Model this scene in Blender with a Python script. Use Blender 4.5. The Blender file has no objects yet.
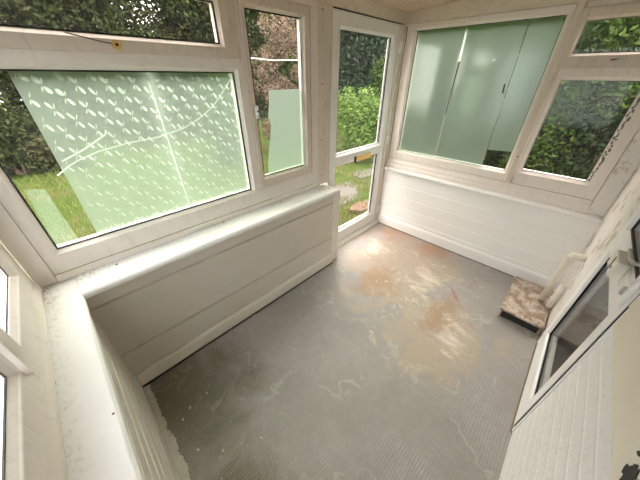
import bpy, bmesh, math, random
import numpy as np
from mathutils import Vector, Matrix

random.seed(7)
rng = np.random.default_rng(11)
scn = bpy.context.scene
COL = scn.collection

# ------------------------------------------------------------------ materials
class NT:
    """small helper to wire procedural node materials"""
    def __init__(s, name):
        s.m = bpy.data.materials.new(name); s.m.use_nodes = True
        s.t = s.m.node_tree; s.t.nodes.clear()
        s.out = s.t.nodes.new('ShaderNodeOutputMaterial')
        tc = s.t.nodes.new('ShaderNodeNewGeometry'); s.pos = tc.outputs['Position']
        s.geo = tc
    def n(s, kind, **kw):
        nd = s.t.nodes.new(kind)
        for k, v in kw.items(): setattr(nd, k, v)
        return nd
    def link(s, a, b): s.t.links.new(a, b)
    def put(s, sock, v):
        if isinstance(v, bpy.types.NodeSocket): s.link(v, sock)
        elif isinstance(v, tuple) and len(v) == 3 and sock.type == 'RGBA': sock.default_value = (*v, 1)
        else: sock.default_value = v
    def math(s, op, a, b=0.0, c=None, clamp=False):
        nd = s.n('ShaderNodeMath', operation=op, use_clamp=clamp)
        s.put(nd.inputs[0], a); s.put(nd.inputs[1], b)
        if c is not None: s.put(nd.inputs[2], c)
        return nd.outputs[0]
    def noise(s, scale, detail=4, rough=.55, vec=None, dist=0.0):
        nd = s.n('ShaderNodeTexNoise'); nd.inputs['Scale'].default_value = scale
        nd.inputs['Detail'].default_value = detail; nd.inputs['Roughness'].default_value = rough
        nd.inputs['Distortion'].default_value = dist
        s.link(vec or s.pos, nd.inputs['Vector']); return nd.outputs['Fac']
    def ramp(s, f, lo, hi, a=0.0, b=1.0):
        nd = s.n('ShaderNodeMapRange'); s.put(nd.inputs[0], f)
        for i, v in zip((1, 2, 3, 4), (lo, hi, a, b)): nd.inputs[i].default_value = v
        nd.clamp = True; return nd.outputs[0]
    def mix(s, f, a, b):
        nd = s.n('ShaderNodeMix', data_type='RGBA')
        s.put(nd.inputs[0], f); s.put(nd.inputs[6], a); s.put(nd.inputs[7], b)
        return nd.outputs[2]
    def scale(s, v, vec=None):
        nd = s.n('ShaderNodeVectorMath', operation='MULTIPLY')
        s.link(vec or s.pos, nd.inputs[0]); nd.inputs[1].default_value = v; return nd.outputs[0]
    def blob(s, c, r, vec=None, inner=0.0):
        nd = s.n('ShaderNodeVectorMath', operation='SUBTRACT'); s.link(vec or s.pos, nd.inputs[0]); nd.inputs[1].default_value = c
        n2 = s.n('ShaderNodeVectorMath', operation='MULTIPLY'); s.link(nd.outputs[0], n2.inputs[0])
        r = r if isinstance(r, tuple) else (r, r, r)
        n2.inputs[1].default_value = tuple(0 if q == 0 else 1/q for q in r)
        n3 = s.n('ShaderNodeVectorMath', operation='LENGTH'); s.link(n2.outputs[0], n3.inputs[0])
        return s.ramp(n3.outputs['Value'], 1.0, inner)
    def sep(s):
        nd = s.n('ShaderNodeSeparateXYZ'); s.link(s.pos, nd.inputs[0]); return nd.outputs
    def bump(s, h, strength=.3, dist=.01):
        nd = s.n('ShaderNodeBump'); nd.inputs['Strength'].default_value = strength; nd.inputs['Distance'].default_value = dist
        s.link(h, nd.inputs['Height']); return nd.outputs[0]
    def bsdf(s, col, rough=.5, normal=None, spec=.5, metal=0.0):
        b = s.n('ShaderNodeBsdfPrincipled'); s.put(b.inputs['Base Color'], col); s.put(b.inputs['Roughness'], rough)
        b.inputs['Specular IOR Level'].default_value = spec; b.inputs['Metallic'].default_value = metal
        if normal is not None: s.link(normal, b.inputs['Normal'])
        s.link(b.outputs[0], s.out.inputs[0]); return b

def mat_plain(name, col, rough=.5, metal=0.0, var=.12, scale=30, bumpk=0.0):
    t = NT(name); f = t.noise(scale, 4)
    c = t.mix(f, tuple(v*(1-var) for v in col), tuple(min(1, v*(1+var)) for v in col))
    t.bsdf(c, rough, t.bump(t.noise(scale*4, 3), bumpk, .004) if bumpk else None, metal=metal)
    return t.m

def mat_upvc(name, col=(.76, .705, .645), grime=(.42, .33, .26), amount=.5, rough=.38):
    """white plastic with blotchy grime and sparse dark specks"""
    t = NT(name)
    a = t.ramp(t.noise(3.2, 6, .65), .46, .78, 0, amount)
    b = t.ramp(t.noise(34, 5, .7, t.scale((1, 1, .25))), .52, .8, 0, amount*.7)
    c = t.mix(a, col, tuple(x*.86+y*.14 for x, y in zip(col, grime)))
    c = t.mix(b, c, grime)
    sp = t.ramp(t.noise(160, 2, .5), .73, .77, 0, .55)
    c = t.mix(sp, c, (.12, .09, .07))
    t.bsdf(c, t.ramp(t.noise(12), .3, .7, rough, rough+.2), t.bump(t.noise(60, 3), .05, .003)); return t.m

def mat_boards(name, col, lines, axis, vari=.05, grime=.25, wood=True):
    """painted boards; fine brush grain along them"""
    t = NT(name)
    st = (.6, 9, 14) if axis == 'x' else (9, .6, 14)
    grain = t.noise(6, 5, .6, t.scale(st))
    c = t.mix(grain, tuple(v*(1-vari) for v in col), tuple(min(1, v*(1+vari)) for v in col))
    bl = t.ramp(t.noise(2.3, 5, .6), .5, .8, 0, grime)
    c = t.mix(bl, c, tuple(v*w for v, w in zip(col, (.80, .82, .72))))
    sp = t.ramp(t.noise(90, 3, .6), .74, .78, 0, .6)
    c = t.mix(sp, c, (.22, .17, .12))
    t.bsdf(c, .55, t.bump(grain, .22, .006)); return t.m

def mat_ledge(name, mould):
    """bright painted ledge with mould specks held near the window side"""
    t = NT(name); x, y, z = t.sep()[:]
    c = t.mix(t.noise(5, 5), (.86, .86, .85), (.79, .775, .75))
    if mould == 'y':
        g = t.ramp(y, 1.45, 1.55); hot = t.blob((-.20, 1.50, .81), (.32, .09, 0), inner=.1)
        hot = t.math('MAXIMUM', hot, t.blob((1.55, 1.5, .81), (.22, .1, 0), inner=.1))
    elif mould == 'x':
        g = t.ramp(x, -.235, -.295); hot = t.blob((-.27, 1.45, .8), (.05, .30, 0), inner=.1)
    else:
        g = t.ramp(x, 2.70, 2.735); hot = t.blob((2.7, 1.5, .75), (.1, .15, .1), inner=.1)
    sp = t.ramp(t.noise(70, 4, .75), .52, .66)
    k = t.math('MULTIPLY', t.math('MAXIMUM', t.math('MULTIPLY', g, .45), hot), sp)
    c = t.mix(k, c, (.12, .095, .08))
    broad = t.math('MULTIPLY', hot, t.ramp(t.noise(9, 4), .45, .7, 0, .5))
    c = t.mix(broad, c, (.50, .42, .36))
    rare = t.ramp(t.noise(48, 2, .5), .765, .79, 0, .8)
    c = t.mix(rare, c, (.25, .18, .14))
    t.bsdf(c, .6, t.bump(t.noise(40, 4), .12, .004)); return t.m

def mat_floor():
    t = NT('ribbed_screed')
    wob = t.n('ShaderNodeTexNoise'); wob.inputs['Scale'].default_value = 5; wob.inputs['Detail'].default_value = 5
    t.link(t.pos, wob.inputs['Vector'])
    off = t.n('ShaderNodeVectorMath', operation='MULTIPLY_ADD')
    t.link(wob.outputs['Color'], off.inputs[0]); off.inputs[1].default_value = (.34, .34, 0)
    sub = t.n('ShaderNodeVectorMath', operation='SUBTRACT'); t.link(t.pos, sub.inputs[0]); sub.inputs[1].default_value = (.17, .17, 0)
    t.link(sub.outputs[0], off.inputs[2]); P = off.outputs[0]
    def patch(blobs, sc, amp, lo, hi, dist=.6, rough=.68, vec=None):
        m = None
        for cx, cy, rx, ry, k in blobs:
            q = t.math('MULTIPLY', t.blob((cx, cy, 0), (rx, ry, 0), t.pos, .0), k)
            m = q if m is None else t.math('MAXIMUM', m, q)
        n = t.math('MULTIPLY_ADD', t.noise(sc, 9, rough, vec, dist), amp, -amp*.5)
        return t.ramp(t.math('ADD', m, n), lo, hi)
    # grey screed
    c = t.mix(t.noise(2.4, 8, .65), (.235, .212, .192), (.39, .368, .35))
    c = t.mix(t.ramp(t.noise(17, 8, .7), .38, .66, 0, .5), c, (.25, .23, .21))
    # olive brown area towards the window corner
    c = t.mix(t.math('MULTIPLY', patch([(-.05, 1.1, .75, .75, 1), (0, .5, .45, .6, .8)], 3.5, 1.5, .30, .70), .9), c, (.16, .145, .105))
    # tan worn zone across the door end
    tan = patch([(2.0, .85, 1.05, .85, 1.1), (1.5, .25, .75, .6, 1)], 3.6, 2.0, .36, .60)
    c = t.mix(t.math('MULTIPLY', tan, .8), c, (.39, .315, .235))
    c = t.mix(t.math('MULTIPLY', patch([(1.7, .88, .55, .42, 1), (1.72, .30, .55, .32, .85)], 5.5, 2.0, .46, .85), .7), c, (.32, .19, .095))
    # pale scuffed plaster
    diag = t.n('ShaderNodeMapping'); diag.inputs['Rotation'].default_value = (0, 0, .75); diag.inputs['Scale'].default_value = (1, .55, 1); t.link(t.pos, diag.inputs['Vector'])
    lt = patch([(2.15, 1.22, .65, .42, 1), (2.05, .55, .75, .42, 1), (1.55, .12, .55, .32, 1), (1.12, .55, .32, .35, .75), (2.6, .2, .35, .12, .7)], 8.5, 2.6, .66, 1.10, .9, .76, diag.outputs[0])
    c = t.mix(t.math('MULTIPLY', lt, .75), c, (.66, .585, .50))
    fine = patch([(1.7, .6, 1.3, 1.0, .9), (.05, .75, .5, .55, .8)], 22, 3.4, 1.02, 1.35, .8, .72)
    c = t.mix(t.math('MULTIPLY', fine, .75), c, (.74, .69, .60))
    # rust by the porch door and along the far board
    ru = patch([(2.62, 1.22, .5, .5, 1.1), (2.58, .75, .34, .5, 1), (2.2, 1.56, .7, .12, 1.1), (1.85, 1.0, .25, .2, .55)], 6, 1.9, .42, 1.0)
    c = t.mix(t.math('MULTIPLY', ru, .75), c, (.38, .21, .12))
    c = t.mix(t.math('MULTIPLY', t.math('MULTIPLY', lt, ru), .5), c, (.72, .60, .48))
    # red scrape marks
    for a, b, w in (((2.127, .363), (1.93, .205), .022), ((1.79, .09), (1.74, .02), .014)):
        d = Vector((b[0]-a[0], b[1]-a[1])); L = d.length; ang = math.atan2(d.y, d.x)
        mp = t.n('ShaderNodeMapping', vector_type='TEXTURE'); t.link(P if w > .03 else t.pos, mp.inputs['Vector'])
        mp.inputs['Location'].default_value = ((a[0]+b[0])/2, (a[1]+b[1])/2, 0); mp.inputs['Rotation'].default_value = (0, 0, ang)
        k = t.blob((0, 0, 0), (L*.62, w, 0), mp.outputs[0], .2)
        c = t.mix(t.math('MULTIPLY', k, t.ramp(t.noise(40, 4), .35, .6, .3, .9)), c, (.27, .10, .09))
    # thin pale veins of old adhesive
    v = t.n('ShaderNodeTexNoise'); v.inputs['Scale'].default_value = 2.6; v.inputs['Detail'].default_value = 6; t.link(t.pos, v.inputs['Vector'])
    vein = t.ramp(t.math('ABSOLUTE', t.math('SUBTRACT', v.outputs['Fac'], .5)), .014, .0)
    c = t.mix(t.math('MULTIPLY', vein, t.ramp(t.noise(3, 4), .46, .66, 0, .36)), c, (.66, .64, .58))
    # paint specks
    sp = t.ramp(t.noise(30, 4, .6), .66, .69)
    spz = t.math('MAXIMUM', t.blob((.03, .80, 0), (.40, .65, 0), t.pos, .5), t.math('MULTIPLY', tan, .55))
    c = t.mix(t.math('MULTIPLY', sp, spz), c, (.72, .70, .64))
    ds = t.ramp(t.noise(55, 2, .5), .77, .79, 0, .8); c = t.mix(ds, c, (.07, .05, .04))
    # combed ridges running along the room
    w = t.n('ShaderNodeTexWave', wave_type='BANDS', bands_direction='Y', wave_profile='SIN')
    w.inputs['Scale'].default_value = 21; w.inputs['Distortion'].default_value = 5.0; w.inputs['Detail'].default_value = 2.5
    w.inputs['Detail Scale'].default_value = .8; t.link(t.scale((.35, 1, 1)), w.inputs['Vector'])
    msk = t.math('MULTIPLY', t.ramp(t.noise(2.6, 4), .40, .62), t.ramp(tan, .0, .8, 1, .15))
    rib = t.math('MULTIPLY', w.outputs['Fac'], msk)
    c = t.mix(t.math('MULTIPLY', rib, .17), c, (.58, .58, .55))
    h = t.math('ADD', t.math('MULTIPLY', rib, .6), t.noise(45, 5))
    t.bsdf(c, t.ramp(t.noise(6, 4), .3, .7, .38, .6), t.bump(h, .45, .006), spec=.45); return t.m

def mat_masonry(name, white, under, peel, brick=True):
    """thick white paint over brick, flaking to buff render"""
    t = NT(name)
    x_, y_, z_ = t.sep()[:]; pz = t.n('ShaderNodeCombineXYZ'); t.link(x_, pz.inputs[0]); t.link(t.math('ADD', z_, t.ramp(t.noise(5, 3), 0, 1, .005, .015)), pz.inputs[1])
    br = t.n('ShaderNodeTexBrick'); t.link(pz.outputs[0], br.inputs['Vector'])
    br.inputs['Scale'].default_value = 1; br.inputs['Brick Width'].default_value = 9; br.inputs['Row Height'].default_value = .075
    br.inputs['Mortar Size'].default_value = .010; br.inputs['Mortar Smooth'].default_value = .6
    n1 = t.noise(7, 7, .72); fl = t.ramp(n1, peel, peel+.05)
    c = t.mix(t.noise(18, 5), white, tuple(v*.90 for v in white))
    c = t.mix(fl, c, t.mix(t.noise(10, 5), under, tuple(v*.68 for v in under)))
    c = t.mix(t.ramp(t.noise(60, 4, .7), .64, .72, 0, .5), c, (.30, .25, .20))
    h = t.math('SUBTRACT', t.noise(28, 6, .7), t.math('MULTIPLY', fl, .5))
    if brick:
        h = t.math('SUBTRACT', h, t.math('MULTIPLY', br.outputs['Fac'], -.9))
        c = t.mix(t.math('MULTIPLY', br.outputs['Fac'], .9), c, (.90, .89, .86))
    t.bsdf(c, .8, t.bump(h, .6, .008), spec=.2); return t.m

def mat_render(name):
    t = NT(name)
    c = t.mix(t.noise(6, 6, .6), (.76, .70, .58), (.85, .79, .69))
    c = t.mix(t.ramp(t.noise(2.5, 3), .45, .6, 0, .6), c, (.84, .76, .66))
    t.bsdf(c, .85, t.bump(t.noise(80, 5, .7), .4, .004), spec=.2); return t.m

def mat_header(name):
    t = NT(name)
    c = t.mix(t.noise(5, 5), (.66, .58, .48), (.74, .67, .58))
    k = t.ramp(t.noise(24, 6, .75, t.scale((1, .5, 2))), .54, .74, 0, .6)
    c = t.mix(k, c, (.30, .20, .13))
    t.bsdf(c, .7, t.bump(t.noise(50, 4), .2, .004)); return t.m

def mat_ceiling():
    t = NT('stained_ceiling_board')
    c = t.mix(t.noise(9, 6, .65, t.scale((.6, 3, 1))), (.52, .36, .25), (.78, .66, .52))
    c = t.mix(t.ramp(t.noise(30, 5, .7), .5, .66, 0, .6), c, (.34, .21, .14))
    t.bsdf(c, .8, t.bump(t.noise(40, 4), .2, .004)); return t.m

def mat_glass(name, tint=(.965, .97, .955)):
    t = NT(name)
    tr = t.n('ShaderNodeBsdfTransparent'); t.put(tr.inputs[0], tint)
    gl = t.n('ShaderNodeBsdfGlossy'); gl.inputs['Roughness'].default_value = .015
    fr = t.n('ShaderNodeFresnel'); t.link(t.ramp(t.geo.outputs['Backfacing'], 0, 1, 1.5, 1/1.5), fr.inputs['IOR'])
    f = t.math('MULTIPLY', fr.outputs[0], .45)
    du = t.n('ShaderNodeBsdfTranslucent'); t.put(du.inputs[0], (.8, .82, .8)); hz = t.n('ShaderNodeMixShader')
    t.link(t.ramp(t.noise(7, 6, .7), .35, .75, .001, .006), hz.inputs[0]); t.link(tr.outputs[0], hz.inputs[1]); t.link(du.outputs[0], hz.inputs[2])
    mx = t.n('ShaderNodeMixShader'); t.link(f, mx.inputs[0]); t.link(hz.outputs[0], mx.inputs[1]); t.link(gl.outputs[0], mx.inputs[2])
    t.link(mx.outputs[0], t.out.inputs[0]); return t.m

def mat_film(name, col, clear, streak=True, tl=.62, blur=.32, vscale=(1, 1, .12)):
    """obscuring plastic film: part blurred see-through, part milky"""
    t = NT(name)
    f = t.noise(26, 4, .6, t.scale(vscale)) if streak else t.noise(6, 3)
    c = t.mix(f, tuple(v*.88 for v in col), tuple(min(1, v*1.12) for v in col))
    tra = t.n('ShaderNodeBsdfTranslucent'); t.put(tra.inputs[0], c)
    re = t.n('ShaderNodeBsdfRefraction'); t.put(re.inputs[0], tuple(min(1, v*1.25) for v in col)); re.inputs['Roughness'].default_value = blur; re.inputs['IOR'].default_value = 1.12
    cl = t.n('ShaderNodeBsdfTransparent'); t.put(cl.inputs[0], (.9, 1, .93))
    gl = t.n('ShaderNodeBsdfGlossy'); gl.inputs['Roughness'].default_value = .12
    m1 = t.n('ShaderNodeMixShader'); m1.inputs[0].default_value = tl; t.link(re.outputs[0], m1.inputs[1]); t.link(tra.outputs[0], m1.inputs[2])
    m2 = t.n('ShaderNodeMixShader'); m2.inputs[0].default_value = clear; t.link(m1.outputs[0], m2.inputs[1]); t.link(cl.outputs[0], m2.inputs[2])
    m3 = t.n('ShaderNodeMixShader'); m3.inputs[0].default_value = .05; t.link(m2.outputs[0], m3.inputs[1]); t.link(gl.outputs[0], m3.inputs[2])
    t.link(m3.outputs[0], t.out.inputs[0]); return t.m

GARDEN = .42
def mat_leaf(name, a, b, c3=None, k=.3):
    a = tuple(v*GARDEN for v in a); b = tuple(v*GARDEN for v in b); c3 = tuple(v*GARDEN for v in c3) if c3 else None
    t = NT(name)
    ri = t.geo.outputs['Random Per Island']
    c = t.mix(ri, a, b)
    if c3: c = t.mix(t.ramp(t.noise(1.6, 3), .5, .62, 0, .85), c, c3)
    d = t.n('ShaderNodeBsdfDiffuse'); t.put(d.inputs[0], c)
    tl = t.n('ShaderNodeBsdfTranslucent'); t.put(tl.inputs[0], c)
    mx = t.n('ShaderNodeMixShader'); mx.inputs[0].default_value = k
    t.link(d.outputs[0], mx.inputs[1]); t.link(tl.outputs[0], mx.inputs[2]); t.link(mx.outputs[0], t.out.inputs[0]); return t.m

def mat_lawn():
    t = NT('lawn_turf')
    c = t.mix(t.noise(3, 6, .65), (.030, .052, .009), (.066, .094, .018))
    c = t.mix(t.ramp(t.noise(1.1, 4), .48, .66, 0, .7), c, (.085, .072, .025))
    c = t.mix(t.ramp(t.noise(25, 5, .7), .4, .7, 0, .5), c, (.020, .033, .006))
    t.bsdf(c, .9, t.bump(t.noise(30, 5, .7), .8, .05), spec=.1); return t.m

M = dict(
    upvc=mat_upvc('grimy_white_plastic'),
    upvc_clean=mat_upvc('white_plastic', (.84, .83, .815), amount=.22),
    upvc_warm=mat_upvc('backlit_grimy_plastic', (.66, .585, .50), (.34, .23, .16), .8),  # base darkened to tan for the backlit upper frames; the grime is real
    boards_a=mat_boards('painted_boards_grey', (.64, .595, .53), None, 'x', .04, .35),
    boards_b=mat_boards('painted_boards_white', (.84, .84, .82), None, 'y', .05, .12),
    skirt=mat_boards('painted_skirting', (.72, .68, .60), None, 'x', .05, .3),
    ledge_a=mat_ledge('painted_ledge_mouldy', 'y'), ledge_d=mat_ledge('painted_ledge_specked', 'x'), ledge_b=mat_ledge('painted_ledge', 'b'),
    floor=mat_floor(), masonry=mat_masonry('painted_brick', (.84, .825, .80), (.62, .54, .40), .80),
    flaking=mat_masonry('flaking_paint_wall', (.80, .765, .72), (.66, .60, .50), .56, False),
    render=mat_render('buff_render'), header=mat_header('mould_stained_timber'), ceiling=mat_ceiling(),
    glass=mat_glass('window_glass'),
    film=mat_film('leaf_pattern_film', (.62, .70, .64), .10, tl=.17),
    film_b=mat_film('plain_frosted_film', (.50, .57, .515), .0, tl=.14, vscale=(1, .15, .15)),
    film_n=mat_film('streaky_frosted_film', (.55, .64, .58), .08, tl=.2),
    film_d=mat_film('pale_frosted_film', (.50, .53, .57), .05, tl=.15),
    film_w=mat_film('thin_clear_film', (.6, .66, .6), .82, False),
    etch=mat_film('etched_white_film', (.9, .95, .93), .0, False, tl=.6),
    tape=mat_film('white_tape', (.95, .98, .93), .0, False, tl=.8), tape_old=mat_plain('yellowed_tape', (.52, .52, .42), .5, var=.3, scale=60),
    gasket=mat_plain('black_rubber', (.02, .022, .024), .5), dark=mat_plain('dark_void', (.02, .018, .016), .8),
    brass=mat_plain('brass', (.72, .50, .18), .35, .75, .25, 60), steel=mat_plain('dull_steel', (.45, .45, .44), .4, .6),
    rust=mat_plain('rusty_screw', (.10, .055, .035), .7), pipe=mat_plain('cream_pipe_plastic', (.76, .72, .62), .4, var=.1, scale=16),
    wood=None, trunk=mat_plain('bark', (.09, .07, .05), .9, var=.4, bumpk=.5),
    lawn=mat_lawn(), slab=mat_plain('pale_stone', (.062, .058, .048), .9, var=.2, scale=9, bumpk=.5),
    soil=mat_plain('bare_rusty_soil', (.08, .047, .026), .95, var=.4, scale=14, bumpk=.6),
    plaster=mat_plain('crumbling_plaster', (.55, .52, .46), .9, var=.25, scale=40, bumpk=.8),
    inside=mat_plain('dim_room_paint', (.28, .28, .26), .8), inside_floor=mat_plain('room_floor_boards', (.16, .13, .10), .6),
    leaf_dark=mat_leaf('dark_green_leaves', (.045, .07, .025), (.10, .14, .055), (.13, .13, .065)),
    leaf_mid=mat_leaf('mid_green_leaves', (.04, .085, .02), (.15, .24, .055), (.06, .10, .05)),
    leaf_light=mat_leaf('fresh_green_leaves', (.12, .25, .06), (.34, .50, .14)),
    leaf_blue=mat_leaf('grey_green_leaves', (.05, .085, .055), (.14, .20, .14)),
    leaf_pink=mat_leaf('faded_pink_brown_leaves', (.22, .16, .115), (.44, .35, .27), (.18, .18, .08)),
    blade=mat_leaf('grass_blades', (.14, .24, .05), (.34, .44, .13), (.38, .36, .18)),
    roof=mat_plain('pinkish_roof_tiles', (.15, .10, .08), .8), housewall=mat_plain('pale_rough_render', (.19, .18, .17), .9),
)
def mat_wood():
    t = NT('peeling_painted_timber')
    c = t.mix(t.noise(14, 5, .6, t.scale((.4, 2, 2))), (.22, .15, .095), (.36, .27, .19))
    c = t.mix(t.ramp(t.noise(16, 6, .7), .44, .58, 0, .8), c, (.62, .55, .49))
    t.bsdf(c, .75, t.bump(t.noise(40, 5), .5, .004)); return t.m
M['wood'] = mat_wood()

# ------------------------------------------------------------------ mesh helpers
class MB:
    def __init__(s): s.bm = bmesh.new()
    def box(s, x0, x1, y0, y1, z0, z1):
        x0, x1 = sorted((x0, x1)); y0, y1 = sorted((y0, y1)); z0, z1 = sorted((z0, z1))
        v = [s.bm.verts.new(p) for p in ((x0,y0,z0),(x1,y0,z0),(x1,y1,z0),(x0,y1,z0),(x0,y0,z1),(x1,y0,z1),(x1,y1,z1),(x0,y1,z1))]
        for f in ((0,3,2,1),(4,5,6,7),(0,1,5,4),(1,2,6,5),(2,3,7,6),(3,0,4,7)): s.bm.faces.new([v[i] for i in f])
        return s
    def prism(s, prof, a, b, conv):
        """profile polygon swept from a to b; conv(u, v, t) gives the point"""
        A = [s.bm.verts.new(conv(u, v, a)) for u, v in prof]; B = [s.bm.verts.new(conv(u, v, b)) for u, v in prof]
        n = len(prof)
        for i in range(n): s.bm.faces.new((A[i], A[(i+1) % n], B[(i+1) % n], B[i]))
        s.bm.faces.new(A[::-1]); s.bm.faces.new(B); return s
    def tube(s, pts, r, seg=12, caps=True, inner=None):
        pts = [Vector(p) for p in pts]; rs = r if isinstance(r, (list, tuple)) else [r]*len(pts); rings = []
        for i, p in enumerate(pts):
            d = (pts[min(i+1, len(pts)-1)] - pts[max(i-1, 0)]).normalized()
            up = Vector((0, 0, 1)) if abs(d.z) < .95 else Vector((1, 0, 0))
            a = d.cross(up).normalized(); b = d.cross(a).normalized()
            rings.append([s.bm.verts.new(p + (a*math.cos(2*math.pi*k/seg) + b*math.sin(2*math.pi*k/seg))*rs[i]) for k in range(seg)])
        for A, B in zip(rings, rings[1:]):
            for k in range(seg): s.bm.faces.new((A[k], A[(k+1) % seg], B[(k+1) % seg], B[k]))
        if caps: s.bm.faces.new(rings[0][::-1]); s.bm.faces.new(rings[-1])
        return s
    def poly(s, pts):
        s.bm.faces.new([s.bm.verts.new(p) for p in pts]); return s
    def strip(s, pts, w, conv, th=.0006):
        """thin tape along 2-D points"""
        for (a, b) in zip(pts, pts[1:]):
            a = Vector(a); b = Vector(b); d = (b-a); nrm = Vector((-d.y, d.x)).normalized()*w/2
            q = [a-nrm, b-nrm, b+nrm, a+nrm]
            s.prism([tuple(v) for v in q], 0, th, conv)
        return s
    def build(s, name, m, parent=None, bevel=0, smooth=False):
        bmesh.ops.recalc_face_normals(s.bm, faces=s.bm.faces)
        me = bpy.data.meshes.new(name); s.bm.to_mesh(me); s.bm.free()
        return link(name, me, m, parent, bevel, smooth)

def link(name, me, m, parent=None, bevel=0, smooth=False):
    o = bpy.data.objects.new(name, me); COL.objects.link(o); me.materials.append(m)
    if smooth:
        for p in me.polygons: p.use_smooth = True
    if bevel:
        b = o.modifiers.new('bevel', 'BEVEL'); b.width = bevel; b.segments = 2; b.limit_method = 'ANGLE'
    if parent is not None:
        o.parent = parent; o.matrix_parent_inverse = Matrix.Translation(-Vector(parent.location))
    return o
def empty(name, loc=(0, 0, 0)):
    o = bpy.data.objects.new(name, None); COL.objects.link(o); o.location = loc; o.empty_display_size = .1; return o
def tag(o, label=None, cat=None, group=None, kind=None):
    if label: o['label'] = label
    if cat: o['category'] = cat
    if group: o['group'] = group
    if kind: o['kind'] = kind
    return o
def struct(o, label, cat): return tag(o, label, cat, kind='structure')

XA = lambda u, v, t: (t, u, v)       # profile in y,z swept along x
YB = lambda u, v, t: (u, t, v)       # profile in x,z swept along y
ZC = lambda u, v, t: (u, v, t)       # profile in x,y swept along z
FA = lambda y: (lambda u, v, t: (u, y - t, v))    # flat on the A glass (x,z), thickness towards room
FB = lambda x: (lambda u, v, t: (x - t, u, v))    # flat on the B glass (y,z)

# ------------------------------------------------------------------ dimensions
FY = 1.55      # inner face of the long window wall frames
FX = 2.74      # inner face of the far window frames
CY = -.345     # house wall face
DX = -.30      # near-side window frame face
KA = 1.40; KB = 2.70; KD = -.185

# ---- floor and shell
fl = MB().box(-.45, 2.95, -.345, 1.75, -.12, 0).build('floor', M['floor']); struct(fl, 'bare grey ribbed screed floor with rust, tan and white stains', 'floor')

def knee_boards(axis, grooves, lo, hi, face, back, z0, z1, gap=.005, depth=.012):
    """boards with shallow v grooves, one mesh"""
    mb = MB(); zs = [z0] + grooves + [z1]
    s = 1 if back > face else -1
    for a, b in zip(zs, zs[1:]):
        a2 = a + (gap/2 if a != z0 else 0); b2 = b - (gap/2 if b != z1 else 0)
        prof = [(face+s*depth, a2), (face, a2+gap), (face, b2-gap), (face+s*depth, b2), (back, b2), (back, a2)]
        mb.prism(prof, lo, hi, XA if axis == 'x' else YB)
    mb.prism([(face+s*depth*1.6, z0), (face+s*depth*1.6, z1), (back, z1), (back, z0)], lo+.001, hi-.001, XA if axis == 'x' else YB)
    return mb
wl = knee_boards('x', [.305, .68], -.40, 1.60, KA, 1.66, 0, .775).build('wall_left', M['boards_a'])
struct(wl, 'low beige-white boarded wall under the leaf-patterned window', 'wall')
wb = knee_boards('y', [.17, .30, .43, .57], -.345, 1.56, KB, 2.86, 0, .72, .004, .0035).build('wall_far', M['boards_b'])
struct(wb, 'low bright white boarded wall under the far frosted window', 'wall')
wd = knee_boards('y', [.16, .26, .36, .46, .56, .66], -.345, 1.40, KD, -.40, 0, .765, .008, .009).build('wall_near', M['boards_a'])
struct(wd, 'low grooved boarded wall beside the camera in the lower left', 'wall')

sk = MB().prism([(KA-.022, .011), (KA-.022, .098), (KA-.014, .112), (KA-.001, .115), (KA-.001, .011)], KD+.002, 1.60, XA).build('baseboard_left', M['skirt'], bevel=.002)
struct(sk, 'chunky painted skirting board along the foot of the left low wall', 'skirting board')
sk = MB().prism([(KB-.014, .002), (KB-.014, .105), (KB-.008, .12), (KB-.001, .122), (KB-.001, .002)], -.343, 1.545, YB).build('baseboard_far', M['boards_b'], bevel=.002)
struct(sk, 'white skirting board along the foot of the far low wall', 'skirting board')
MB().box(KD+.01, 1.60, KA-.0275, KA-.0225, .0006, .010).build('shadow_gap_line', M['gasket'], bpy.data.objects['baseboard_left'])  # black strip draws the shadow gap at the skirting foot
MB().box(KB-.018, KB-.0145, -.04, 1.54, .0006, .007).build('shadow_gap_line', M['rust'], bpy.data.objects['baseboard_far'])  # thinner dark strip, same drawn shadow gap on the far side
# ragged plaster lip where the near wall meets the floor
mb = MB(); ys = np.linspace(-.3, 1.36, 170)
pts = [(KD+.001, y) for y in ys] + [(KD+.026+.014*abs(math.sin(i*.21)*math.sin(i*.057+1))+.011*random.random(), y) for i, y in reversed(list(enumerate(ys)))]
mb.prism(pts, .001, .012, ZC); o = mb.build('trim_5', M['plaster']); struct(o, 'ragged crumbling plaster lip along the floor below the near low wall', 'plaster edge')

# ledges
o = MB().prism([(1.362, .775), (1.356, .785), (1.356, .802), (1.366, .812), (1.549, .812), (1.549, .775)], -.163, 1.628, XA).build('trim_1', M['ledge_a'], bevel=.003)
struct(o, 'wide white window ledge with mould specks on the left low wall', 'window ledge')
for x, y in ((.0, 1.50), (.62, 1.525), (1.10, 1.51), (1.50, 1.47), (1.585, 1.44)):
    MB().tube([(x, y, .8115), (x, y, .8145)], .005, 10).build('screw', M['rust'], o)
o = MB().prism([(-.170, .77), (-.162, .782), (-.162, .798), (-.172, .808), (-.299, .808), (-.299, .77)], -.343, 1.549, YB)
# stop the near ledge at the joint line with the left ledge
o = o.build('trim_2', M['ledge_d'], bevel=.003); struct(o, 'bright white ledge running down the lower left corner', 'window ledge')
for x, y in ((-.291, .923), (-.178, .68)):
    MB().tube([(x, y, .8075), (x, y, .8095)], .0035, 10).build('screw', M['rust'], o)
o = MB().prism([(2.672, .718), (2.664, .728), (2.664, .742), (2.674, .752), (2.739, .752), (2.739, .718)], -.343, 1.548, YB).build('trim_3', M['ledge_b'], bevel=.003)
struct(o, 'narrow white rounded ledge below the far frosted window', 'window ledge')

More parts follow.
